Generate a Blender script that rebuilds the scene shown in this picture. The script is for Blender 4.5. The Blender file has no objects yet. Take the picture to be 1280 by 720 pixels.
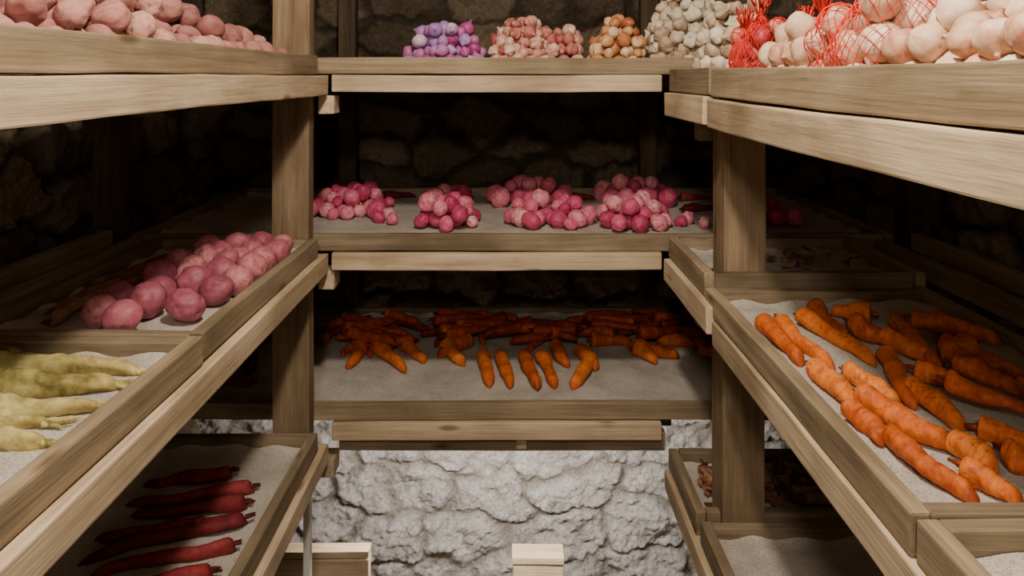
import bpy, bmesh, math, random
import numpy as np
from mathutils import Vector, Matrix
random.seed(7); R=np.random.RandomState(11)
EYE=2.0
col=bpy.context.scene.collection

# ---------------------------------------------------------------- materials
def newmat(name):
    m=bpy.data.materials.new(name); m.use_nodes=True
    nt=m.node_tree; b=nt.nodes['Principled BSDF']
    return m,nt,b
def N(nt,t,**kw):
    n=nt.nodes.new(t)
    for k,v in kw.items():
        if k in n.inputs: n.inputs[k].default_value=v
        else: setattr(n,k,v)
    return n
def ramp(nt,stops):
    r=nt.nodes.new('ShaderNodeValToRGB'); e=r.color_ramp.elements
    e[0].position,e[0].color=stops[0][0],(*stops[0][1],1)
    e[1].position,e[1].color=stops[-1][0],(*stops[-1][1],1)
    for p,c in stops[1:-1]:
        x=e.new(p); x.color=(*c,1)
    return r
def bump(nt,b,src,strength,dist=0.01,prev=None):
    n=N(nt,'ShaderNodeBump'); n.inputs['Strength'].default_value=strength; n.inputs['Distance'].default_value=dist
    nt.links.new(src,n.inputs['Height'])
    if prev: nt.links.new(prev.outputs[0],n.inputs['Normal'])
    nt.links.new(n.outputs[0],b.inputs['Normal']); return n

def wood(name,dark,mid,light,rough=.75):
    m,nt,b=newmat(name); L=nt.links.new
    tc=N(nt,'ShaderNodeTexCoord'); oi=N(nt,'ShaderNodeObjectInfo')
    mul=N(nt,'ShaderNodeMath',operation='MULTIPLY'); mul.inputs[1].default_value=37.0; L(oi.outputs['Random'],mul.inputs[0])
    cmb=N(nt,'ShaderNodeCombineXYZ'); [L(mul.outputs[0],cmb.inputs[i]) for i in range(3)]
    add=N(nt,'ShaderNodeVectorMath',operation='ADD'); L(tc.outputs['Object'],add.inputs[0]); L(cmb.outputs[0],add.inputs[1])
    mp=N(nt,'ShaderNodeMapping'); mp.inputs['Scale'].default_value=(2.2,38,38); L(add.outputs[0],mp.inputs[0])
    n1=N(nt,'ShaderNodeTexNoise',Scale=1.0,Detail=6.0,Roughness=.65,Distortion=.6); L(mp.outputs[0],n1.inputs['Vector'])
    mp2=N(nt,'ShaderNodeMapping'); mp2.inputs['Scale'].default_value=(6,190,190); L(add.outputs[0],mp2.inputs[0])
    n2=N(nt,'ShaderNodeTexNoise',Scale=1.0,Detail=4.0,Roughness=.7); L(mp2.outputs[0],n2.inputs['Vector'])
    n3=N(nt,'ShaderNodeTexNoise',Scale=5.0,Detail=5.0); L(add.outputs[0],n3.inputs['Vector'])
    r=ramp(nt,[(.28,dark),(.5,mid),(.72,light)]); L(n1.outputs[0],r.inputs[0])
    mx=N(nt,'ShaderNodeMixRGB',blend_type='MULTIPLY'); mx.inputs[0].default_value=.5
    r2=ramp(nt,[(.32,(.55,.5,.45)),(.6,(1,1,1))]); L(n2.outputs[0],r2.inputs[0])
    L(r.outputs[0],mx.inputs[1]); L(r2.outputs[0],mx.inputs[2])
    mx2=N(nt,'ShaderNodeMixRGB',blend_type='MULTIPLY'); mx2.inputs[0].default_value=.9
    r3=ramp(nt,[(.3,(.55,.51,.46)),(.62,(1.05,1.02,1))]); L(n3.outputs[0],r3.inputs[0])
    L(mx.outputs[0],mx2.inputs[1]); L(r3.outputs[0],mx2.inputs[2])
    mp4=N(nt,'ShaderNodeMapping'); mp4.inputs['Scale'].default_value=(4,14,14); L(add.outputs[0],mp4.inputs[0])
    vo=N(nt,'ShaderNodeTexVoronoi',Scale=1.0); L(mp4.outputs[0],vo.inputs['Vector'])
    r4=ramp(nt,[(.06,(.35,.25,.18)),(.14,(1,1,1))]); L(vo.outputs['Distance'],r4.inputs[0])
    mx3=N(nt,'ShaderNodeMixRGB',blend_type='MULTIPLY'); mx3.inputs[0].default_value=.8
    L(mx2.outputs[0],mx3.inputs[1]); L(r4.outputs[0],mx3.inputs[2])
    hv=N(nt,'ShaderNodeHueSaturation'); mr=N(nt,'ShaderNodeMapRange'); mr.inputs[3].default_value=.82; mr.inputs[4].default_value=1.15
    L(oi.outputs['Random'],mr.inputs[0]); L(mr.outputs[0],hv.inputs['Value']); L(mx3.outputs[0],hv.inputs['Color'])
    L(hv.outputs[0],b.inputs['Base Color']); b.inputs['Roughness'].default_value=rough
    b.inputs['Specular IOR Level'].default_value=.2
    bb=bump(nt,b,n2.outputs[0],.35,.002); bump(nt,b,n1.outputs[0],.3,.004,bb)
    return m
M_rim =wood('weathered_board',(.19,.145,.09),(.31,.245,.16),(.42,.34,.235))
M_beam=wood('planed_pine',(.46,.35,.225),(.64,.51,.35),(.76,.63,.46))
M_post=wood('post_timber',(.19,.135,.08),(.32,.235,.145),(.44,.335,.22))
M_dark=wood('old_dark_timber',(.05,.035,.022),(.09,.065,.04),(.14,.10,.065))

def paper():
    m,nt,b=newmat('sandy_burlap'); L=nt.links.new
    tc=N(nt,'ShaderNodeTexCoord')
    n=N(nt,'ShaderNodeTexNoise',Scale=9.0,Detail=8.0,Roughness=.7); L(tc.outputs['Object'],n.inputs['Vector'])
    f=N(nt,'ShaderNodeTexNoise',Scale=300.0,Detail=4.0,Roughness=.8); L(tc.outputs['Object'],f.inputs['Vector'])
    r=ramp(nt,[(.3,(.42,.375,.32)),(.65,(.67,.615,.545))]); L(n.outputs[0],r.inputs[0])
    r2=ramp(nt,[(.36,(.35,.3,.26)),(.52,(1,1,1))]); L(f.outputs[0],r2.inputs[0])
    mx=N(nt,'ShaderNodeMixRGB',blend_type='MULTIPLY'); mx.inputs[0].default_value=.7
    L(r.outputs[0],mx.inputs[1]); L(r2.outputs[0],mx.inputs[2]); L(mx.outputs[0],b.inputs['Base Color'])
    b.inputs['Roughness'].default_value=.95; b.inputs['Specular IOR Level'].default_value=.1
    bump(nt,b,f.outputs[0],.6,.003); return m
M_paper=paper()

def stonemat(name,a,b_,joint,lime=False):
    m,nt,b=newmat(name); L=nt.links.new
    geo=N(nt,'ShaderNodeNewGeometry'); at=N(nt,'ShaderNodeAttribute',attribute_name='cell'); aj=N(nt,'ShaderNodeAttribute',attribute_name='joint')
    n=N(nt,'ShaderNodeTexNoise',Scale=14.0,Detail=9.0,Roughness=.7); L(geo.outputs['Position'],n.inputs['Vector'])
    f=N(nt,'ShaderNodeTexNoise',Scale=90.0,Detail=6.0,Roughness=.75); L(geo.outputs['Position'],f.inputs['Vector'])
    ad=N(nt,'ShaderNodeMath',operation='MULTIPLY_ADD'); ad.inputs[1].default_value=.55; L(at.outputs['Fac'],ad.inputs[0])
    sc=N(nt,'ShaderNodeMath',operation='MULTIPLY'); sc.inputs[1].default_value=.55; L(n.outputs[0],sc.inputs[0]); L(sc.outputs[0],ad.inputs[2])
    r=ramp(nt,[(.15,a),(.9,b_)]); L(ad.outputs[0],r.inputs[0])
    mx=N(nt,'ShaderNodeMixRGB'); L(aj.outputs['Fac'],mx.inputs[0]); mx.inputs[1].default_value=(*joint,1); L(r.outputs[0],mx.inputs[2])
    r2=ramp(nt,[(.3,(.45,.43,.41)),(.62,(1.15,1.15,1.15))]); L(f.outputs[0],r2.inputs[0])
    m2=N(nt,'ShaderNodeMixRGB',blend_type='MULTIPLY'); m2.inputs[0].default_value=.9; L(mx.outputs[0],m2.inputs[1]); L(r2.outputs[0],m2.inputs[2])
    out=m2
    if lime:
        sp=N(nt,'ShaderNodeSeparateXYZ'); L(geo.outputs['Position'],sp.inputs[0])
        w=N(nt,'ShaderNodeMath',operation='MULTIPLY_ADD'); w.inputs[1].default_value=.25; L(n.outputs[0],w.inputs[0]); L(sp.outputs['Z'],w.inputs[2])
        mr=N(nt,'ShaderNodeMapRange'); mr.inputs[1].default_value=.98; mr.inputs[2].default_value=1.04; mr.inputs[3].default_value=1; mr.inputs[4].default_value=0; L(w.outputs[0],mr.inputs[0])
        lr=ramp(nt,[(.30,(.26,.235,.21)),(.43,(.54,.51,.48)),(.58,(.70,.675,.645)),(.75,(.82,.80,.77))]); L(f.outputs[0],lr.inputs[0])
        jm=N(nt,'ShaderNodeMixRGB',blend_type='MULTIPLY'); jm.inputs[0].default_value=1; jr=ramp(nt,[(0,(.60,.57,.53)),(1,(1,1,1))]); L(aj.outputs['Fac'],jr.inputs[0]); L(lr.outputs[0],jm.inputs[1]); L(jr.outputs[0],jm.inputs[2])
        nr=ramp(nt,[(.3,(.75,.73,.71)),(.6,(1,1,1))]); L(n.outputs[0],nr.inputs[0]); jn=N(nt,'ShaderNodeMixRGB',blend_type='MULTIPLY'); jn.inputs[0].default_value=1; L(jm.outputs[0],jn.inputs[1]); L(nr.outputs[0],jn.inputs[2])
        m3=N(nt,'ShaderNodeMixRGB'); L(mr.outputs[0],m3.inputs[0]); L(m2.outputs[0],m3.inputs[1]); L(jn.outputs[0],m3.inputs[2]); out=m3
    L(out.outputs[0],b.inputs['Base Color']); b.inputs['Roughness'].default_value=.95; b.inputs['Specular IOR Level'].default_value=.15
    bb=bump(nt,b,f.outputs[0],1.0,.012); bump(nt,b,n.outputs[0],.8,.025,bb)
    return m
M_stone=stonemat('field_stone',(.11,.085,.058),(.40,.32,.225),(.10,.078,.055))
M_stoneb=stonemat('field_stone_limewashed',(.10,.078,.052),(.35,.275,.19),(.085,.066,.047),True)

def vegmat(name,stops,rough=.55,sss=0,nscale=60,bstr=.3,spots=None,tstops=None,nmix=.35):
    m,nt,b=newmat(name); L=nt.links.new
    geo=N(nt,'ShaderNodeNewGeometry'); at=N(nt,'ShaderNodeAttribute',attribute_name='tint'); tt=N(nt,'ShaderNodeAttribute',attribute_name='t')
    n=N(nt,'ShaderNodeTexNoise',Scale=float(nscale),Detail=6.0,Roughness=.65); L(geo.outputs['Position'],n.inputs['Vector'])
    s=N(nt,'ShaderNodeMath',operation='SUBTRACT'); s.inputs[1].default_value=.5; L(n.outputs[0],s.inputs[0])
    ma=N(nt,'ShaderNodeMath',operation='MULTIPLY_ADD'); ma.inputs[1].default_value=nmix*3; L(s.outputs[0],ma.inputs[0]); L(at.outputs['Fac'],ma.inputs[2])
    r=ramp(nt,stops); L(ma.outputs[0],r.inputs[0]); out=r
    if tstops:
        r2=ramp(nt,tstops); L(tt.outputs['Fac'],r2.inputs[0])
        mx=N(nt,'ShaderNodeMixRGB',blend_type='MULTIPLY'); mx.inputs[0].default_value=1; L(out.outputs[0],mx.inputs[1]); L(r2.outputs[0],mx.inputs[2]); out=mx
    if spots:
        v=N(nt,'ShaderNodeTexNoise',Scale=130.0,Detail=3.0); L(geo.outputs['Position'],v.inputs['Vector'])
        r3=ramp(nt,[(.56,(0,0,0)),(.66,(1,1,1))]); L(v.outputs[0],r3.inputs[0])
        mx=N(nt,'ShaderNodeMixRGB'); L(r3.outputs[0],mx.inputs[0]); L(out.outputs[0],mx.inputs[1]); mx.inputs[2].default_value=(*spots,1); out=mx
    L(out.outputs[0],b.inputs['Base Color']); b.inputs['Roughness'].default_value=rough
    b.inputs['Specular IOR Level'].default_value=.35
    if sss: b.inputs['Subsurface Weight'].default_value=sss; b.inputs['Subsurface Scale'].default_value=.01
    bump(nt,b,n.outputs[0],bstr,.003); return m
M_pot =vegmat('red_potato_skin',[(0,(.24,.05,.085)),(.5,(.42,.11,.15)),(1,(.56,.23,.23))],.45,spots=(.30,.10,.11),bstr=.7)
M_potd=vegmat('dusty_potato_skin',[(0,(.24,.08,.08)),(.5,(.38,.16,.14)),(1,(.50,.28,.22))],.75,spots=(.27,.14,.11),bstr=.8)
M_mag =vegmat('pink_potato_skin',[(0,(.36,.02,.09)),(.45,(.62,.085,.19)),(.8,(.76,.24,.31)),(1,(.82,.48,.44))],.45,spots=(.5,.10,.16),bstr=.6)
M_car =vegmat('carrot_skin',[(0,(.36,.05,.006)),(.5,(.68,.145,.012)),(1,(.84,.26,.04))],.6,spots=(.42,.10,.02),tstops=[(0,(.45,.4,.3)),(.06,(1,1,1)),(.9,(1,1,1)),(1,(.6,.5,.4))],bstr=.7,nscale=90)
M_cardk=vegmat('dark_carrot_skin',[(0,(.18,.015,.01)),(.5,(.38,.05,.012)),(1,(.64,.13,.012))],.55,tstops=[(0,(.4,.4,.3)),(.06,(1,1,1)),(1,(.8,.7,.6))])
M_red =vegmat('red_root_skin',[(0,(.10,.008,.012)),(.5,(.21,.016,.022)),(1,(.33,.045,.04))],.7,tstops=[(0,(.5,.5,.4)),(.08,(1,1,1)),(1,(.7,.6,.5))],bstr=.8)
M_par =vegmat('green_parsnip_skin',[(0,(.15,.13,.04)),(.5,(.36,.31,.13)),(1,(.58,.51,.27))],.75,tstops=[(0,(.6,.75,.35)),(.15,(.95,1,.75)),(1,(1,.88,.66))],nmix=.7,bstr=.9,nscale=45)
M_on  =vegmat('white_onion_skin',[(0,(.40,.13,.08)),(.3,(.60,.33,.22)),(.65,(.72,.53,.38)),(1,(.80,.68,.53))],.5,nscale=45,bstr=.4,tstops=[(0,(.5,.38,.28)),(.14,(1,1,1)),(.85,(1,.93,.86)),(1,(.65,.5,.35))],nmix=.4)
M_ron =vegmat('red_onion_skin',[(0,(.36,.02,.03)),(.5,(.56,.10,.08)),(1,(.76,.40,.30))],.45,nscale=30,bstr=.3,nmix=.3)
M_gar =vegmat('garlic_skin',[(0,(.34,.22,.14)),(.5,(.60,.48,.345)),(1,(.78,.70,.57))],.65,nscale=50,tstops=[(0,(.5,.4,.3)),(.1,(1,1,1)),(.8,(1,1,1)),(1,(.8,.7,.5))],bstr=.5)
M_sha =vegmat('pink_shallot_skin',[(0,(.40,.08,.07)),(.5,(.64,.31,.24)),(1,(.84,.68,.55))],.5,nscale=60,nmix=.5)
M_pur =vegmat('purple_shallot_skin',[(0,(.34,.04,.18)),(.4,(.54,.15,.36)),(.8,(.38,.26,.60)),(1,(.75,.5,.6))],.4,nscale=40)
M_tan =vegmat('tan_shallot_skin',[(0,(.38,.10,.04)),(.5,(.64,.31,.12)),(1,(.82,.64,.42))],.5,nscale=60,nmix=.5)
M_leaf=vegmat('dry_leaf',[(0,(.12,.045,.03)),(.5,(.25,.11,.06)),(1,(.40,.23,.12))],.8)
def plain(name,c,rough=.5,em=0):
    m,nt,b=newmat(name); n=N(nt,'ShaderNodeTexNoise',Scale=40.0,Detail=4.0)
    r=ramp(nt,[(.3,tuple(x*.8 for x in c)),(.7,c)]); nt.links.new(n.outputs[0],r.inputs[0]); nt.links.new(r.outputs[0],b.inputs['Base Color'])
    b.inputs['Roughness'].default_value=rough
    if em: b.inputs['Emission Color'].default_value=(1,.88,.7,1); b.inputs['Emission Strength'].default_value=em
    return m
M_net=plain('red_plastic_net',(.80,.025,.012),.4)
M_white=plain('white_batten',(.75,.73,.69),.6)
M_metal=plain('lamp_metal',(.12,.12,.12),.4); M_bulb=plain('lamp_glass',(.9,.85,.7),.3,12)

# ---------------------------------------------------------------- basic builders
def link(o,parent=None):
    col.objects.link(o)
    if parent: o.parent=parent
    return o
def empty(name,loc=(0,0,0)):
    e=bpy.data.objects.new(name,None); e.location=loc; e.empty_display_size=.05; col.objects.link(e); return e
def board(name,x0,x1,y0,y1,z0,z1,mat,parent=None):
    """rough-sawn board; z given relative to eye height; long axis -> local X so grain follows it"""
    z0+=EYE; z1+=EYE
    c=Vector(((x0+x1)/2,(y0+y1)/2,(z0+z1)/2)); D=[x1-x0,y1-y0,z1-z0]; ax=D.index(max(D))
    if ax==0: dims=(D[0],D[1],D[2]); rot=Matrix.Identity(3)
    elif ax==1: dims=(D[1],D[0],D[2]); rot=Matrix.Rotation(math.pi/2,3,'Z')
    else: dims=(D[2],D[1],D[0]); rot=Matrix.Rotation(-math.pi/2,3,'Y')
    bm=bmesh.new(); bmesh.ops.create_cube(bm,size=1)
    for v in bm.verts: v.co=Vector((v.co.x*dims[0],v.co.y*dims[1],v.co.z*dims[2]))
    bw=min(.003,min(dims)*.15)
    bmesh.ops.bevel(bm,geom=bm.edges[:],offset=bw,segments=2,affect='EDGES',profile=.6)
    n=max(2,int(dims[0]/.12))
    for i in range(1,n):
        bmesh.ops.bisect_plane(bm,geom=bm.verts[:]+bm.edges[:]+bm.faces[:],plane_co=(dims[0]*(i/n-.5),0,0),plane_no=(1,0,0))
    p=[random.uniform(0,6) for _ in range(4)]; a=.0011
    for v in bm.verts:
        x=v.co.x
        v.co.y+=a*math.sin(x*5+p[0])+.5*a*math.sin(x*23+p[1]+v.co.z*40)
        v.co.z+=a*math.sin(x*6+p[2])+.5*a*math.sin(x*27+p[3]+v.co.y*40)
    me=bpy.data.meshes.new(name); bm.to_mesh(me); bm.free(); me.materials.append(mat)
    o=bpy.data.objects.new(name,me); link(o)
    o.matrix_world=Matrix.Translation(c)@rot.to_4x4()
    if parent: o.parent=parent; o.matrix_parent_inverse=parent.matrix_world.inverted()
    return o
def npmesh(name,V,F,mat,attrs={},smooth=True,parent=None):
    me=bpy.data.meshes.new(name); me.from_pydata([tuple(v) for v in V],[],[tuple(f) for f in F])
    for k,a in attrs.items():
        at=me.attributes.new(k,'FLOAT','POINT'); at.data.foreach_set('value',np.asarray(a,dtype=np.float32))
    if smooth: me.polygons.foreach_set('use_smooth',[True]*len(me.polygons))
    me.materials.append(mat); o=bpy.data.objects.new(name,me); link(o,parent); return o
def sheet(name,x0,x1,y0,y1,zr,parent,hole=None):
    nx=max(6,int((x1-x0)/.015)); ny=max(6,int((y1-y0)/.015)); ph=R.uniform(0,6,8)
    X,Y=np.meshgrid(np.linspace(x0,x1,nx+1),np.linspace(y0,y1,ny+1),indexing='ij')
    Z=.0018*np.sin(X*23+ph[0]+2*np.sin(Y*9))+.0014*np.sin(Y*31+ph[1]+2*np.sin(X*13+ph[2]))+.0008*np.sin(X*90+Y*70+ph[3])
    ed=np.minimum(np.minimum(X-x0,x1-X),np.minimum(Y-y0,y1-Y)); Z=Z+np.where(ed<.012,.007+.004*np.sin((X+Y)*60+ph[4]),0)+EYE+zr
    V=np.stack([X,Y,Z],-1).reshape(-1,3); F=[]
    for i in range(nx):
        for j in range(ny):
            if hole:
                cx=(X[i,j]+X[i+1,j])/2; cy=(Y[i,j]+Y[i,j+1])/2
                if hole[0]-.006<cx<hole[1]+.006 and hole[2]-.006<cy<hole[3]+.006: continue
            a=i*(ny+1)+j; F.append((a,a+ny+1,a+ny+2,a+1))
    return npmesh(name,V,F,M_paper,parent=parent)
RT=.022
def tray(x0,x1,y0,y1,ztop,h=.042,hole=None,mat=None):
    mat=mat or M_rim
    e=empty('storage_tray'); zb=ztop-h
    board('rim_a',x0,x0+RT,y0,y1,zb,ztop,mat,e); board('rim_b',x1-RT,x1,y0,y1,zb,ztop,mat,e)
    board('rim_near',x0+RT+.001,x1-RT-.001,y0,y0+RT,zb,ztop-.002,mat,e); board('rim_far',x0+RT+.001,x1-RT-.001,y1-RT,y1,zb,ztop-.002,mat,e)
    n=max(3,int((y1-y0-2*RT)/.12)); s=(y1-y0-2*RT)/n
    for i in range(n):
        a=y0+RT+i*s
        sx0,sx1=x0+RT+.001,x1-RT-.001
        if hole and a<hole[3] and a+s>hole[2]:
            if hole[0]-sx0>.01: board('slat',sx0,hole[0],a+.003,a+s-.003,zb,zb+.01,M_rim,e)
            board('slat',hole[1],sx1,a+.003,a+s-.003,zb,zb+.01,M_rim,e)
        else: board('slat',sx0,sx1,a+.003,a+s-.003,zb,zb+.01,M_rim,e)
    sheet('burlap_liner',x0+RT+.001,x1-RT-.001,y0+RT+.001,y1-RT-.001,zb+.016,e,hole)
    return zb+.017

# ---------------------------------------------------------------- room shell
def vnoise(U,V,s,r):
    g=r.rand(64,64); x=U*s+100; y=V*s+100; i=np.floor(x).astype(int); j=np.floor(y).astype(int); fx=x-i; fy=y-j
    fx=fx*fx*(3-2*fx); fy=fy*fy*(3-2*fy); a=g[i%64,j%64];b=g[(i+1)%64,j%64];c=g[i%64,(j+1)%64];d=g[(i+1)%64,(j+1)%64]
    return (a*(1-fx)+b*fx)*(1-fy)+(c*(1-fx)+d*fx)*fy-.5
def stone_wall(name,u0,u1,H,mapf,mat,res=.014,bulge=.042,seed=1,cw=.27,ch=.15,lime=0):
    r=np.random.RandomState(seed); nu=int((u1-u0)/res); nv=int(H/res)
    U,Vv=np.meshgrid(np.linspace(u0,u1,nu+1),np.linspace(0,H,nv+1),indexing='ij')
    S=[]; v=-ch
    while v<H+ch:
        hh=ch*r.uniform(.6,1.4); u=u0-cw+r.uniform(0,cw)
        while u<u1+cw:
            w=cw*r.uniform(.35,1.6); S.append((u+w/2,v+hh/2+r.uniform(-.28,.28)*hh)); u+=w
        v+=hh
    S=np.array(S); asp=cw/ch
    wu=U+.06*vnoise(U,Vv,9,r)+.03*vnoise(U,Vv,26,r)+.014*vnoise(U,Vv,60,r); wv=Vv+.055*vnoise(U,Vv,8,r)+.026*vnoise(U,Vv,24,r)+.014*vnoise(U,Vv,60,r)
    f1=np.full(U.shape,9.);f2=np.full(U.shape,9.);idx=np.zeros(U.shape,int)
    for k,(su,sv) in enumerate(S):
        du=np.abs(wu-su)/asp*1.1; dv=np.abs(wv-sv); d=(du**4+dv**4)**.25
        c=d<f1; f2=np.where(c,f1,np.minimum(f2,d)); idx=np.where(c,k,idx); f1=np.where(c,d,f1)
    jw=.02+.03*(vnoise(U,Vv,5,r)+.5)
    e=np.clip((f2-f1)/jw,0,1); e=e*e*(3-2*e)
    cell=r.rand(len(S)); off=(r.rand(len(S))-.3)[idx]
    tu=(r.rand(len(S))-.5)[idx]; tv=(r.rand(len(S))-.5)[idx]
    nz=.028*vnoise(U,Vv,11,r)+.020*vnoise(U,Vv,25,r)+.012*vnoise(U,Vv,55,r)+.003*r.randn(*U.shape)
    k=np.ones(U.shape)
    if lime: k=.62+.38*np.clip((Vv-.75)/.15,0,1)
    hgt=e*k*(bulge*(.7+.6*off)+.16*tu*(wu-S[idx,0])+.16*tv*(wv-S[idx,1])) + nz*(.5+.5*e)*(1+.4*(1-k))+ (1-k)*.008
    P=mapf(U,Vv,hgt)
    a=np.arange(nu)[:,None]*(nv+1)+np.arange(nv)[None,:]; a=a.ravel()
    F=np.stack([a,a+nv+1,a+nv+2,a+1],-1)
    return npmesh(name,P.reshape(-1,3),F.tolist(),mat,{'cell':cell[idx].ravel(),'joint':e.ravel()})
WX=1.17; YB=2.70; YF=-1.6; HC=2.95
stone_wall('wall_back',-WX-.05,WX+.05,HC,lambda u,v,h:np.stack([u,YB-h,v],-1),M_stoneb,seed=23,res=.009,lime=1)
stone_wall('wall_left',YF,YB+.05,HC,lambda u,v,h:np.stack([-WX-.03+h,u,v],-1),M_stone,seed=5,res=.012)
stone_wall('wall_right',YF,YB+.05,HC,lambda u,v,h:np.stack([WX+.03-h,u,v],-1),M_stone,seed=9,res=.012)
stone_wall('wall_front',-WX-.05,WX+.05,HC,lambda u,v,h:np.stack([u,YF+h,v],-1),M_stone,seed=12,res=.03)
M_floor=plain('packed_earth',(.20,.16,.115),.95); M_ceil=plain('ceiling_plaster',(.30,.26,.21),.95)
def slab(name,z0,z1,mat):
    bm=bmesh.new(); bmesh.ops.create_cube(bm,size=1)
    for v in bm.verts: v.co=Vector((v.co.x*2.6,v.co.y*4.5+(YB+YF)/2,(z0+z1)/2+v.co.z*(z1-z0)))
    me=bpy.data.meshes.new(name); bm.to_mesh(me); bm.free(); me.materials.append(mat); link(bpy.data.objects.new(name,me))
slab('floor',-.1,0,M_floor); slab('ceiling',HC,HC+.1,M_ceil)

# ---------------------------------------------------------------- shelving
def post(x0,x1,y0,y1,mat=M_post,name='shelf_post',zb=.002,zt=None): return board(name,x0,x1,y0,y1,-EYE+zb,HC-EYE-.002 if zt is None else zt,mat)
post(-.583,-.493,1.748,1.793,zb=EYE-.91)
board('support_batten',-.510,-.494,1.76,1.785,-EYE+.002,-.912,M_white)  # thin white strip below the cut-off left post, down to the floor
post(.442,.530,1.505,1.590,zt=-.045)
for x in (-.62,.46): post(x,x+.06,2.575,2.63,M_dark,name='wall_post',zb=1.0)
for y in (1.86,.55): post(-1.085,-1.02,y,y+.06,M_dark,name='wall_post'); post(1.02,1.085,y,y+.06,M_dark,name='wall_post')
def beam(*a,mat=None,name='support_beam'): return board(name,*a,mat or M_beam)
beds={}
for key,zt in (('T',.046),('M',-.396),('L',-.818)):
    beds['B'+key]=tray(-.95,.95,1.797,2.555,zt,.043)
    beam(-.448,.372,1.785,1.812,zt-.088,zt-.046)
    beam(-.94,.94,2.50,2.54,zt-.088,zt-.046,mat=M_rim)
beam(-.44,.39,1.83,1.86,-.955,-.908,mat=M_rim)
board('beam_block',.008,.035,1.80,1.828,-.935,-.908,M_beam)
beds['LT']=tray(-.86,-.47,.16,1.742,.048,.046)
beam(-.488,-.455,.10,1.783,-.048,0.0)
beds['LM']=tray(-.86,-.47,1.10,1.742,-.394,.044); beds['LM2']=tray(-.86,-.47,.30,1.094,-.394,.044)
beam(-.488,-.455,.10,1.783,-.488,-.441)
beds['LL']=tray(-.86,-.47,1.0,1.742,-.865,.044); beds['LL2']=tray(-.86,-.47,.25,.994,-.865,.044)
beam(-.488,-.455,.10,1.783,-.958,-.912)
for z in (-.0,-.441,-.912):
    for y in (.5,1.66): beam(-1.01,-.49,y,y+.04,z-.045,z-.001,mat=M_rim,name='cross_bearer')
    board('bearer_end',-.485,-.445,1.80,1.86,z-.096,z-.05,M_beam)
for z in (-.392,-.862,.045):
    beam(-.925,-.895,.1,1.742,z-.04,z,mat=M_rim,name='wall_ledger'); beam(-1.015,-.985,.1,1.78,z-.03,z+.01,mat=M_rim,name='wall_ledger')
H=(.436,.536,1.498,1.597)
beds['RTf']=tray(.39,.84,1.422,1.790,.016,.055); beds['RT']=tray(.39,.84,.14,1.415,.012,.055)
beam(.378,.412,.10,1.40,-.102,-.047); beam(.378,.412,1.43,1.783,-.100,-.043)
beds['RMf']=tray(.39,.84,1.462,1.790,-.400,.05,hole=H)
beds['RM']=tray(.39,.84,.705,1.455,-.428,.044); beds['RM2']=tray(.39,.84,.05,.698,-.428,.044)
beam(.376,.41,1.40,1.783,-.505,-.452); beam(.385,.415,.05,1.39,-.520,-.474)
beds['RLf']=tray(.39,.84,1.525,1.790,-.925,.05,hole=H)
beds['RL']=tray(.39,.84,.78,1.495,-.925,.044)
beam(.378,.412,.75,1.783,-1.025,-.977)
for z in (-.104,-.522,-1.027):
    for y in (.3,1.62): beam(.42,1.01,y,y+.04,z-.045,z-.001,mat=M_rim,name='cross_bearer')
for z in (-.40,-.905,.0):
    beam(.885,.912,.1,1.742,z-.04,z,mat=M_rim,name='wall_ledger'); beam(.985,1.012,.1,1.78,z-.03,z+.01,mat=M_rim,name='wall_ledger')
e=empty('wooden_pallet')
for i in range(6): board('slat',-.86,-.385,1.93,1.948,-EYE+.01+i*.117,-EYE+.01+i*.117+.105,M_beam,e)
for x in (-.84,-.64,-.42): board('stringer',x,x+.03,1.949,1.985,-EYE+.003,-EYE+.70,M_beam,e)
board('top_rail',-.86,-.385,1.93,1.97,-EYE+.704,-EYE+.722,M_beam,e)
e=empty('wooden_trestle')
board('cap',-.0,.165,2.27,2.34,-EYE+.455,-EYE+.478,M_beam,e); board('apron',.004,.161,2.275,2.293,-EYE+.36,-EYE+.453,M_beam,e)
board('leg_1',.008,.04,2.295,2.33,-EYE+.003,-EYE+.453,M_beam,e); board('leg_2',.125,.157,2.295,2.33,-EYE+.003,-EYE+.453,M_beam,e)

# ---------------------------------------------------------------- vegetables
class MB:
    def __init__(s): s.V=[];s.F=[];s.ti=[];s.t=[];s.n=0
    def add(s,V,F,tint,t):
        s.V.append(V); s.F+= (np.asarray(F)+s.n).tolist() if not isinstance(F,list) else [tuple(i+s.n for i in f) for f in F]
        s.ti.append(np.broadcast_to(tint,(len(V),))); s.t.append(np.broadcast_to(t,(len(V),))); s.n+=len(V)
    def build(s,name,mat,parent=None):
        return npmesh(name,np.concatenate(s.V),s.F,mat,{'tint':np.concatenate(s.ti),'t':np.concatenate(s.t)},parent=parent)
bm=bmesh.new(); bmesh.ops.create_icosphere(bm,subdivisions=4,radius=1); bm.verts.ensure_lookup_table()
IV=np.array([v.co[:] for v in bm.verts]); IF=np.array([[v.index for v in f.verts] for f in bm.faces]); bm.free()
def rotm():
    q=R.randn(4); q/=np.linalg.norm(q); w,x,y,z=q
    return np.array([[1-2*(y*y+z*z),2*(x*y-z*w),2*(x*z+y*w)],[2*(x*y+z*w),1-2*(x*x+z*z),2*(y*z-x*w)],[2*(x*z-y*w),2*(y*z+x*w),1-2*(x*x+y*y)]])
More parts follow.
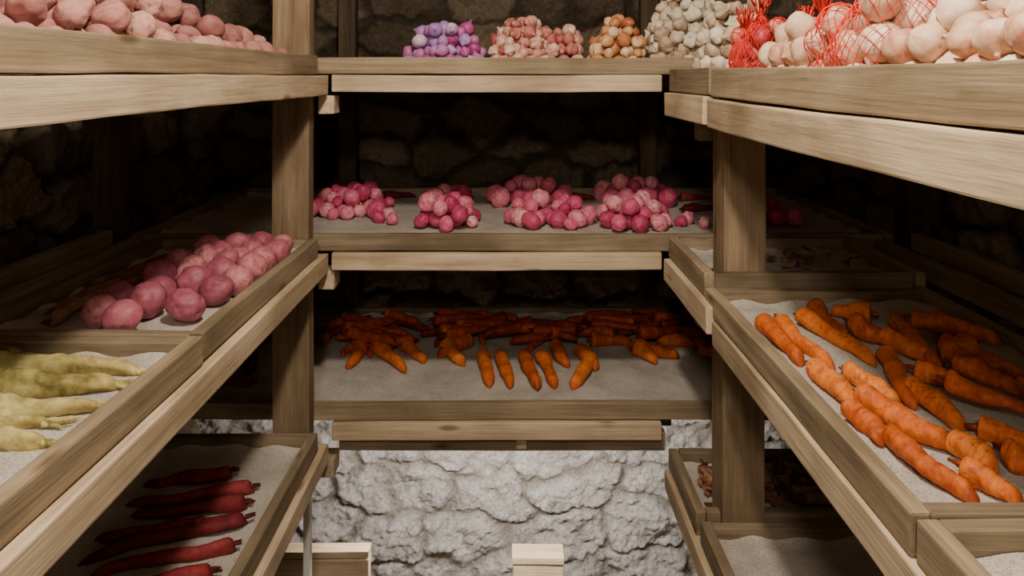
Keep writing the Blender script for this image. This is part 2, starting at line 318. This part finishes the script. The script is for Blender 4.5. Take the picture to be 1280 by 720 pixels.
def potato(mb,c,r,el=1.2,lump=.08):
    V=IV.copy(); d=np.zeros(len(V))
    for k in range(7):
        w=R.randn(3)*(1.4+k*.9); d+=np.sin(V@w+R.uniform(0,6))*lump/(1+.7*k)
    for k in range(9):
        u=R.randn(3);u/=np.linalg.norm(u); d-=.11*np.exp(-((1-V@u)/.010))
    el=el*R.uniform(.92,1.12)
    V=V*(1+d)[:,None]*np.array([el,1,.93]); V=V@rotm().T*r*.95
    mb.add(V+np.array(c),IF,R.rand()*.8+.1,0)
def revolve(prof,nseg,lob=0,lobn=0):
    th=np.linspace(0,2*np.pi,nseg,endpoint=False); V=[];
    for (r,z) in prof:
        rr=r*(1+lob*np.abs(np.cos(th*lobn/2))-lob*.5)
        V.append(np.stack([rr*np.cos(th),rr*np.sin(th),np.full(nseg,z)],-1))
    V=np.concatenate(V); F=[]; m=len(prof)
    for i in range(m-1):
        for j in range(nseg):
            a=i*nseg+j;b=i*nseg+(j+1)%nseg; F.append((a,b,b+nseg,a+nseg))
    F.append(tuple(range(nseg))[::-1]); F.append(tuple(range((m-1)*nseg,m*nseg)))
    return V,F,np.repeat(np.linspace(0,1,m),nseg),np.tile(th,m)
PON=[(.05,-.86),(.12,-.90),(.17,-.86),(.42,-.80),(.74,-.60),(.95,-.27),(1.0,.05),(.93,.36),(.74,.62),(.48,.79),(.24,.88),(.13,.96),(.10,1.06),(.12,1.14),(.05,1.15)]
PGA=[(.05,-.75),(.2,-.80),(.25,-.72),(.6,-.66),(.9,-.42),(1.0,-.1),(.92,.22),(.66,.52),(.36,.76),(.2,.98),(.15,1.15),(.16,1.3),(.08,1.32)]
PSH=[(.04,-.95),(.1,-.92),(.4,-.80),(.75,-.5),(.95,-.1),(.92,.25),(.7,.6),(.4,.88),(.18,1.05),(.08,1.2),(.06,1.3),(.03,1.32)]
def bulb(mb,c,r,kind):
    if kind=='onion': V,F,t,th=revolve(PON,28)
    elif kind=='garlic': V,F,t,th=revolve(PGA,24,.18,6)
    else: V,F,t,th=revolve(PSH,14)
    p=R.uniform(0,6,4); stripe=np.sin(th*7+p[0]+t)*.5+np.sin(th*13+p[1])*.4+np.sin(th*3+p[2])*.4
    V=V*(1+.06*np.sin(V@R.randn(3)*2)+.035*np.sin(V@R.randn(3)*5))[:,None]*np.array([1,R.uniform(.9,1.05),R.uniform(.88,1.08)]); V=V@rotm().T*r
    mb.add(V+np.array(c),F,np.clip(R.rand()*.9+.05+.16*stripe,0,1),t)
def root(mb,a,b,r,bed,bend=.012,lift=0,tipf=.35,lump=.04,seg=16,stub=True,ring=1.0):
    a=np.array(a,float);b=np.array(b,float); n=34; t=np.linspace(0,1,n); L=np.linalg.norm(b-a); d=(b-a)/L; pr=np.array([-d[1],d[0]])
    body=(1-(1-tipf)*t**1.2); cap=np.sqrt(np.clip(1-(1-np.clip(t/.08,0,1))**2,0,1)); te=np.sqrt(np.clip(1-(np.clip((t-.84)/.16,0,1))**2,0,1))
    ph=R.uniform(0,6,9); fr=R.uniform(.7,1.3,5)
    body=body*(1+.07*np.sin(t*6*fr[0]+ph[5])+.05*np.sin(t*13*fr[1]+ph[6]))
    rad=r*body*cap*te; rad=np.maximum(rad,.0012)
    s=R.choice([-1,1])*bend*R.uniform(.3,1.2); w=R.uniform(0,6)
    C=a+np.outer(t,b-a)+np.outer(s*np.sin(t*np.pi)+.3*bend*np.sin(t*8+w)+.12*bend*np.sin(t*17+w*2),pr)
    th=np.linspace(0,2*np.pi,seg,endpoint=False); V=[];ti=[]; base=R.rand()*.7+.15
    for i in range(n):
        g=math.sin(t[i]*29*fr[2]+ph[2])*math.sin(t[i]*11*fr[3]+ph[7])
        rr=rad[i]*(1+lump*np.sin(th*2+ph[0]+t[i]*5)+lump*.8*np.sin(th*3+ph[1]-t[i]*9)+ring*(.035*g*(.6+.4*np.sin(th+ph[8]))+.02*math.sin(t[i]*67+ph[4]))+.025*R.randn(seg)*.6)
        zc=EYE+bed+rad[i]*.96+lift*1.0
        P=np.stack([C[i,0]+pr[0]*rr*np.cos(th),C[i,1]+pr[1]*rr*np.cos(th),zc+rr*np.sin(th)],-1); V.append(P)
        ti.append(np.clip(base+.14*g+.09*R.randn(seg)-.12*t[i]+.06,0,1))
    V=np.concatenate(V);F=[]
    for i in range(n-1):
        for j in range(seg):
            q=i*seg+j;k=i*seg+(j+1)%seg; F.append((q,k,k+seg,q+seg))
    F.append(tuple(range(seg))[::-1]); F.append(tuple(range((n-1)*seg,n*seg)))
    mb.add(V,F,np.concatenate(ti),np.repeat(t,seg))
    if stub:
        for k in range(3):
            o=a-d*.001+pr*R.uniform(-.3,.3)*r; e=o-d*R.uniform(.006,.014)+pr*R.uniform(-.004,.004); z=EYE+bed+lift+r*R.uniform(.7,1.2)
            Vs=[]
            for q,(pt,rr) in enumerate(((o+d*.006,.003),(o,.003),(e,.0018))):
                for j in range(6):
                    an=j*math.pi/3; Vs.append((pt[0]+pr[0]*rr*math.cos(an),pt[1]+pr[1]*rr*math.cos(an),z+rr*math.sin(an)))
            Fs=[(q*6+j,q*6+(j+1)%6,(q+1)*6+(j+1)%6,(q+1)*6+j) for q in range(2) for j in range(6)]+[(12,13,14,15,16,17)]
            mb.add(np.array(Vs),Fs,.2,0)
def settle(P,rad,zf,box,it=160,g=.0035):
    P=np.array(P,float);rad=np.array(rad)
    for k in range(it):
        P[:,2]-=g
        for _ in range(3):
            D=P[:,None]-P[None]; d=np.linalg.norm(D,axis=2)+1e-9; m=(rad[:,None]+rad[None])*.97-d; np.fill_diagonal(m,0)
            mm=np.maximum(m,0)*.3; P+=(D/d[...,None]*mm[...,None]).sum(1)
            P[:,2]=np.maximum(P[:,2],zf+rad*.93); P[:,0]=np.clip(P[:,0],box[0]+rad,box[1]-rad); P[:,1]=np.clip(P[:,1],box[2]+rad,box[3]-rad)
    return P
def heap(mb,parts,bed,box,r,fn,it=14,var=(.78,1.22)):
    P=[];rad=[]
    for (x,y,rx,ry,h) in parts:
        s=r*1.95
        for kz in range(9):
            zz=r*.9+kz*s*.8
            if zz>h: break
            f=math.sqrt(max(0,1-(zz-r*.9)/max(h,.001)))
            for i in range(-20,21):
                for j in range(-30,31):
                    px=(i+.5*(j%2)+.5*(kz%2))*s; py=(j*.87+.4*(kz%2))*s
                    if (px/(rx*f+1e-6))**2+(py/(ry*f+1e-6))**2<=1:
                        P.append((x+px+R.uniform(-.35,.35)*r,y+py+R.uniform(-.35,.35)*r,EYE+bed+zz)); rad.append(r*R.uniform(*var))
    P=settle(P,rad,EYE+bed,box,it,.002)
    for p,q in zip(P,rad): fn(mb,p,q)

mb=MB(); pts=[(-.634,1.17),(-.634,1.25),(-.555,1.225),(-.545,1.32),(-.625,1.33),(-.69,1.27),(-.62,1.41),(-.535,1.39),(-.53,1.46),(-.60,1.48),(-.66,1.42),(-.57,1.54),(-.63,1.56),(-.53,1.60),(-.60,1.64),(-.67,1.52),(-.66,1.62),(-.54,1.67),(-.68,1.19)]
P=[(x,y,EYE+beds['LM']+.035) for x,y in pts]+[(x,y,EYE+beds['LM']+.085) for x,y in [(-.61,1.37),(-.58,1.45),(-.62,1.52),(-.58,1.60),(-.61,1.44),(-.56,1.52),(-.60,1.66)]]
rad=[R.uniform(.027,.034) for _ in P]; P=settle(P,rad,EYE+beds['LM'],(-.74,-.493,1.12,1.718),60)
for p,r in zip(P,rad): potato(mb,p,r,1.06,.06)
mb.build('red_potato_pile',M_pot)
mb=MB()
for a,b in [((-.80,1.25),(-.765,1.62)),((-.775,1.20),(-.755,1.5)),((-.82,1.4),(-.79,1.68))]: root(mb,a,b,.012,beds['LM'],.012,tipf=.5)
mb.build('salsify_root_pile',M_leaf)
mb=MB()
def pt(mb,c,r): potato(mb,c,r,1.12,.08)
heap(mb,[(-.635,.55,.135,.125,.115),(-.635,.80,.135,.125,.115),(-.635,1.05,.135,.125,.11),(-.635,1.30,.135,.125,.095),(-.62,1.55,.12,.125,.075)],beds['LT'],(-.80,-.495,.42,1.70),.023,pt)
mb.build('dusty_potato_pile',M_potd)
mb=MB(); B=beds['BM']; bx=(-.92,.92,1.83,2.52)
def pp(mb,c,r): potato(mb,c,r,1.06,.06)
heap(mb,[(-.50,2.22,.12,.13,.062),(-.175,2.03,.075,.10,.085),(.055,2.06,.055,.10,.078),(.155,2.04,.055,.09,.08),(.345,2.03,.085,.10,.09),(.74,2.1,.07,.12,.05)],B,bx,.0235,pp)
heap(mb,[(-.22,2.38,.10,.08,.07),(.06,2.36,.13,.09,.075),(.40,2.36,.11,.10,.08)],B,bx,.029,pp)
for x,y in [(-.38,2.06),(-.34,2.04),(-.36,2.10),(-.40,2.11),(.47,2.0),(.50,2.05),(.53,1.98)]: potato(mb,(x,y,EYE+B+.016),.018,1.2)
mb.build('pink_potato_pile',M_mag)
mb=MB()
for a,b in [((-.47,2.44),(-.33,2.48)),((-.08,2.49),(.04,2.47)),((.18,2.47),(.28,2.44)),((.56,2.4),(.68,2.44)),((.52,2.2),(.64,2.27))]: root(mb,a,b,.015,B,.012,tipf=.5)
mb.build('red_root_pile',M_red)
mb=MB(); B=beds['BL']
for a,b in [((-.085,2.13),(-.058,1.94)),((-.04,2.14),(-.005,1.935)),((.035,2.13),(.07,1.925)),((.085,2.12),(.115,1.93)),((.22,2.08),(.16,1.925)),((-.42,2.2),(-.30,2.04)),((-.34,2.22),(-.255,2.10)),((-.46,2.19),(-.47,2.06)),((.13,2.2),(.16,2.07)),((.36,2.17),(.50,2.14)),((.24,2.24),(.38,2.25)),((.45,2.25),(.62,2.22)),((.38,2.2),(.42,2.10)),((-.2,2.2),(-.14,2.08)),((-.13,2.24),(-.22,2.14)),((.20,2.17),(.24,2.05)),((.56,2.17),(.66,2.13))]:
    root(mb,a,b,R.uniform(.0205,.0245),B,.005,tipf=.58)
mb.build('carrot_pile',M_car)
mb=MB()
for i in range(66):
    x=R.uniform(-.60,.68); y=R.uniform(2.19,2.42); an=R.uniform(-.7,.7)+(math.pi if R.rand()<.5 else 0); l=R.uniform(.12,.2)
    if i%3==0: an+=math.pi/2
    yy=min(2.49,max(2.15,y+math.sin(an)*l)); root(mb,(x,y),(x+math.cos(an)*l,yy),R.uniform(.015,.021),B,.007,lift=.018*(i%3),tipf=.55)
mb.build('dark_carrot_pile',M_cardk)
mb=MB()
for i in range(4): root(mb,(-.70-.03*i,1.95+.09*i),(-.86+.02*i,2.0+.1*i),.016,B,.02,tipf=.4)
mb.build('red_root_pile',M_red)
mb=MB(); B=beds['RM']
C=[((.445,1.29),(.447,1.115)),((.485,1.31),(.492,1.10)),((.525,1.32),(.565,1.12)),((.575,1.365),(.562,1.20)),((.60,1.275),(.635,1.20)),
((.455,1.09),(.462,.955)),((.505,1.085),(.532,.985)),((.60,1.15),(.545,.975)),((.685,1.285),(.645,1.09)),((.475,.985),(.53,.865)),((.445,.955),(.452,.88)),
((.562,1.02),(.572,.91)),((.60,1.0),(.665,.925)),((.465,.90),(.49,.755)),((.535,.87),(.545,.81)),((.585,.905),(.63,.86)),((.505,.81),(.535,.755)),((.58,.845),(.60,.80)),
((.70,1.18),(.76,1.055)),((.60,1.075),(.655,1.03)),((.65,1.06),(.69,.98)),((.72,1.03),(.74,.95)),((.69,1.25),(.79,1.16)),((.66,1.32),(.60,1.36)),((.63,1.22),(.66,1.13)),((.72,1.13),(.66,1.10)),((.76,1.3),(.74,1.2)),((.66,.86),(.70,.78)),((.7,.93),(.78,.9)),((.73,.85),(.79,.80)),((.77,1.05),(.79,.96))]
for i,(a,b) in enumerate(C): root(mb,a,b,R.uniform(.0135,.0185),B,.006,lift=(.018 if i in(12,20,22,25) else 0),tipf=.6,lump=.075,ring=1.5)
mb.build('carrot_pile',M_car)
mb=MB(); B=beds['LM2']
for a,b,r in [((-.78,.985),(-.52,1.01),.021),((-.76,.93),(-.525,.965),.021),((-.70,.865),(-.515,.905),.018),((-.66,.78),(-.525,.815),.018),((-.84,1.06),(-.70,1.04),.019),((-.70,.82),(-.55,.86),.015),((-.80,.89),(-.64,.89),.018)]:
    root(mb,a,b,r,B,.010,tipf=.5,lump=.16,ring=2.2)
    d=np.array(b)-np.array(a); d/=np.linalg.norm(d)
    for k in range(4): root(mb,np.array(b)-d*.01,np.array(b)+d*R.uniform(.015,.035)+np.array([-d[1],d[0]])*R.uniform(-.014,.014),.0045,B,.004,lift=.003,tipf=.3,stub=False,seg=8)
mb.build('parsnip_pile',M_par)
mb=MB(); B=beds['LL']
for a,b in [((-.80,1.49),(-.55,1.54)),((-.77,1.455),(-.545,1.485)),((-.79,1.31),(-.525,1.43)),((-.75,1.275),(-.515,1.345)),((-.72,1.21),(-.53,1.28)),((-.80,1.38),(-.6,1.42)),((-.78,1.16),(-.56,1.2)),((-.76,1.08),(-.54,1.13)),((-.8,1.56),(-.62,1.6))]:
    root(mb,b,a,.0155,B,.014,tipf=.5,lump=.10)
mb.build('red_root_pile',M_red)
def leaf(mb,c,l):
    M=rotm(); n=6; V=[];F=[]
    for i in range(n):
        s=i/(n-1); w=.35*math.sin(math.pi*(s*.9+.05)); cu=.25*math.sin(s*3)
        V+= [(s-.5,-w,cu+.15*w),(s-.5,0,cu-.1*w),(s-.5,w,cu+.2*w)]
    V=np.array(V)*l; V=V@(M.T); V[:,2]*=.5
    for i in range(n-1):
        for j in range(2): F.append((i*3+j,i*3+j+1,i*3+j+4,i*3+j+3))
    mb.add(V+np.array(c),F,R.rand(),.5)
mb=MB()
for i in range(170): leaf(mb,(R.uniform(.56,.78),R.uniform(1.58,1.74),EYE+beds['RLf']+R.uniform(.014,.035)),R.uniform(.02,.045))
for i in range(70): leaf(mb,(R.uniform(.44,.55),R.uniform(1.62,1.74),EYE+beds['RLf']+R.uniform(.014,.03)),R.uniform(.02,.045))
for i in range(5): root(mb,(R.uniform(.6,.68),1.58+.03*i),(R.uniform(.74,.80),1.585+.033*i),.013,beds['RLf']+.02,.01)
mb.build('dry_leaf_pile',M_leaf)
mb=MB()
for i in range(26): leaf(mb,(R.uniform(.57,.78),R.uniform(1.52,1.72),EYE+beds['RMf']+R.uniform(.012,.02)),R.uniform(.02,.04))
mb.build('dry_leaf_pile',M_leaf)
B=beds['BT']; bx=(-.92,.92,1.825,2.52)
def bf(kind): return lambda mb,c,r: bulb(mb,c,r,kind)
mb=MB(); heap(mb,[(-.185,2.00,.11,.10,.125)],B,(-.32,-.07,1.825,2.5),.019,bf('shallot'),6); mb.build('purple_shallot_pile',M_pur)
mb=MB(); heap(mb,[(.03,2.02,.115,.11,.13)],B,(-.065,.13,1.825,2.5),.018,bf('garlic'),6); heap(mb,[(.165,2.06,.07,.09,.115)],B,(.115,.20,1.825,2.5),.018,bf('shallot'),6); mb.build('pink_shallot_pile',M_sha)
mb=MB(); heap(mb,[(.29,1.97,.09,.10,.13)],B,(.205,.365,1.825,2.5),.018,bf('shallot'),6); mb.build('tan_shallot_pile',M_tan)
mb=MB(); heap(mb,[(.48,1.98,.13,.13,.215)],B,(.37,.62,1.825,2.5),.020,bf('garlic'),5); mb.build('garlic_pile',M_gar)
mb=MB()
for i in range(26): potato(mb,(R.uniform(-.44,-.34),R.uniform(2.0,2.3),EYE+B+.016),.014,1.2)
mb.build('small_potato_pile',M_potd)
B=beds['RTf']
mb=MB(); heap(mb,[(.51,1.62,.10,.14,.20)],B,(.415,.70,1.447,1.765),.020,bf('garlic'),6); mb.build('garlic_pile',M_gar)
def net(name,C,rad,mat,parent,nu=40,nv=24):
    C=np.array(C);rad=np.array(rad);c=C.mean(0); c[2]=C[:,2].min(); Q=C-c
    ph=np.linspace(-.25,1.5,nv); V=[]
    for i,p in enumerate(ph):
        for j in range(nu):
            th=2*np.pi*(j+.5*(i%2))/nu; u=np.array([math.cos(th)*math.cos(p),math.sin(th)*math.cos(p),math.sin(p)])
            b=Q@u; q=rad**2*1.05-(np.sum(Q*Q,1)-b*b); h=np.where(q>0,b+np.sqrt(np.maximum(q,0)),b*.9); V.append((i,j,max(h.max(),.03),u))
    D=np.array([v[2] for v in V]).reshape(nv,nu)
    S=(np.roll(D,1,1)+np.roll(D,-1,1)+np.vstack([D[:1],D[:-1]])+np.vstack([D[1:],D[-1:]]))/4; D=np.maximum(D,S)+.002
    U=np.array([v[3] for v in V]).reshape(nv,nu,3); P=(c+U*D[...,None]).reshape(-1,3); F=[]
    for i in range(0,nv-2):
        for j in range(nu):
            if i%2==0: l,r_=(i+1)*nu+(j-1)%nu,(i+1)*nu+j
            else: l,r_=(i+1)*nu+j,(i+1)*nu+(j+1)%nu
            F.append((i*nu+j,r_,(i+2)*nu+j,l))
    P[:,2]=np.maximum(P[:,2],EYE+beds['RT']+.001)
    o=npmesh(name,P,F,mat,parent=parent)
    w=o.modifiers.new('strands','WIREFRAME'); w.thickness=.0016; w.use_even_offset=False; w.use_boundary=True
    return o
def ruffle(c,mat,parent,r=.03):
    V=[];F=[];k=0
    for i in range(30):
        a=R.uniform(0,6.28); tw=R.uniform(-.6,.6); L=R.uniform(.03,.06); pts=[]
        for s in np.linspace(0,1,7):
            rr=r*(.9*abs(s-.35)**.8+.12); z=L*(s-.1); aa=a+tw*s
            pts.append((c[0]+rr*math.cos(aa),c[1]+rr*math.sin(aa),c[2]+z))
        for p in pts: V+=[(p[0],p[1],p[2]),(p[0]+.0028*math.sin(a),p[1]-.0028*math.cos(a),p[2]),(p[0]+.001*math.cos(a),p[1]+.001*math.sin(a),p[2]+.0015)]
        for q in range(6):
            for m in range(3): F.append((k+q*3+m,k+q*3+(m+1)%3,k+(q+1)*3+(m+1)%3,k+(q+1)*3+m))
        k+=21
    npmesh('net_neck',V,F,mat,parent=parent)
B=beds['RT']
def bag(cx,cy,n,sx,sy,r0,r1,mat,nmat,label,z=.15):
    P=[];rad=[]
    for i in range(n):
        P.append((cx+R.uniform(-1,1)*sx,cy+R.uniform(-1,1)*sy,EYE+B+.03+R.uniform(0,z))); rad.append(R.uniform(r0,r1))
    P=settle(P,rad,EYE+B,(cx-sx-r0,cx+sx+r0,cy-sy-r0,cy+sy+r0),60)
    e=empty(label); mb=MB()
    for p,r in zip(P,rad): bulb(mb,p,r*.99,'onion')
    mb.build('onions',mat,e)
    if nmat:
        net('net',P,rad,nmat,e); top=P[np.argmax(P[:,2])]; ruffle((top[0],top[1],top[2]+.02),nmat,e)
        lo=P[np.argmin(P[:,0]+.3*np.abs(P[:,2]-EYE-B-.07))]; ruffle((max(lo[0],.44),lo[1],lo[2]+.03),nmat,e,.022)
bag(.468,1.33,40,.030,.052,.017,.021,M_ron,M_net,'net_bag_of_red_onions')
bag(.60,1.31,40,.055,.07,.020,.024,M_on,M_net,'net_bag_of_onions')
bag(.49,1.15,36,.052,.075,.021,.026,M_on,None,'onion_pile')
bag(.66,1.11,36,.065,.075,.023,.028,M_on,M_net,'net_bag_of_onions')
bag(.49,.94,36,.052,.08,.022,.028,M_on,M_net,'net_bag_of_onions',.17)
bag(.67,.91,34,.075,.08,.024,.030,M_on,None,'onion_pile',.17)
bag(.495,.70,44,.055,.115,.022,.027,M_on,None,'onion_pile')
bag(.67,.68,44,.075,.12,.024,.029,M_on,None,'onion_pile')

# ---------------------------------------------------------------- lamps
def lamp(name,x,y,z,watts,rad,zc):
    e=empty(name)
    V,F,t,th=revolve([(.01,.0),(.02,-.005),(.022,-.03),(.034,-.05),(.04,-.075),(.03,-.105),(.01,-.115)],20); npmesh('bulb',V+np.array([x,y,z]),F,M_bulb,parent=e)
    V,F,t,th=revolve([(.02,.001),(.024,.002),(.026,.05),(.012,.06),(.004,.07),(.004,zc-z)],16); npmesh('socket_and_cord',V+np.array([x,y,z]),F,M_metal,parent=e)
    l=bpy.data.lights.new('bulb_light','POINT'); l.energy=watts; l.shadow_soft_size=rad; l.color=(1,.885,.745)
    o=bpy.data.objects.new('bulb_light',l); o.location=(x,y,z-.16-rad); link(o,e)
lamp('added_fill_lamp',0,.62,2.93,62,.05,HC)
lamp('added_fill_lamp',-.10,-.5,2.74,40,.08,HC)  # added fill behind the camera, reaches trays and shelf fronts at a lower angle
lamp('added_fill_lamp',.1,-1.2,2.15,7,.10,HC)  # weak added fill, hung low to brighten walls between the shelves
e=empty('under_shelf_lamp')
board('housing',-.45,.45,2.03,2.07,-.99,-.962,M_metal,e)
l=bpy.data.lights.new('strip_light','AREA'); l.shape='RECTANGLE'; l.size=.9; l.size_y=.03; l.energy=24; l.color=(1,.92,.84)
o=bpy.data.objects.new('strip_light',l); o.location=(0,2.05,EYE-.995); o.rotation_euler=Vector((0,.45,-.7)).to_track_quat('-Z','Y').to_euler(); link(o,e)

w=bpy.data.worlds.new('World'); bpy.context.scene.world=w; w.use_nodes=True
w.node_tree.nodes['Background'].inputs[0].default_value=(.8,.85,1,1); w.node_tree.nodes['Background'].inputs[1].default_value=.01
cam=bpy.data.cameras.new('Camera'); cam.sensor_width=36; cam.lens=900/1280*36; cam.shift_y=-266/1280; cam.clip_start=.02
co=bpy.data.objects.new('Camera',cam); co.location=(0,0,EYE); co.rotation_euler=(math.pi/2,0,0); link(co)
bpy.context.scene.camera=co
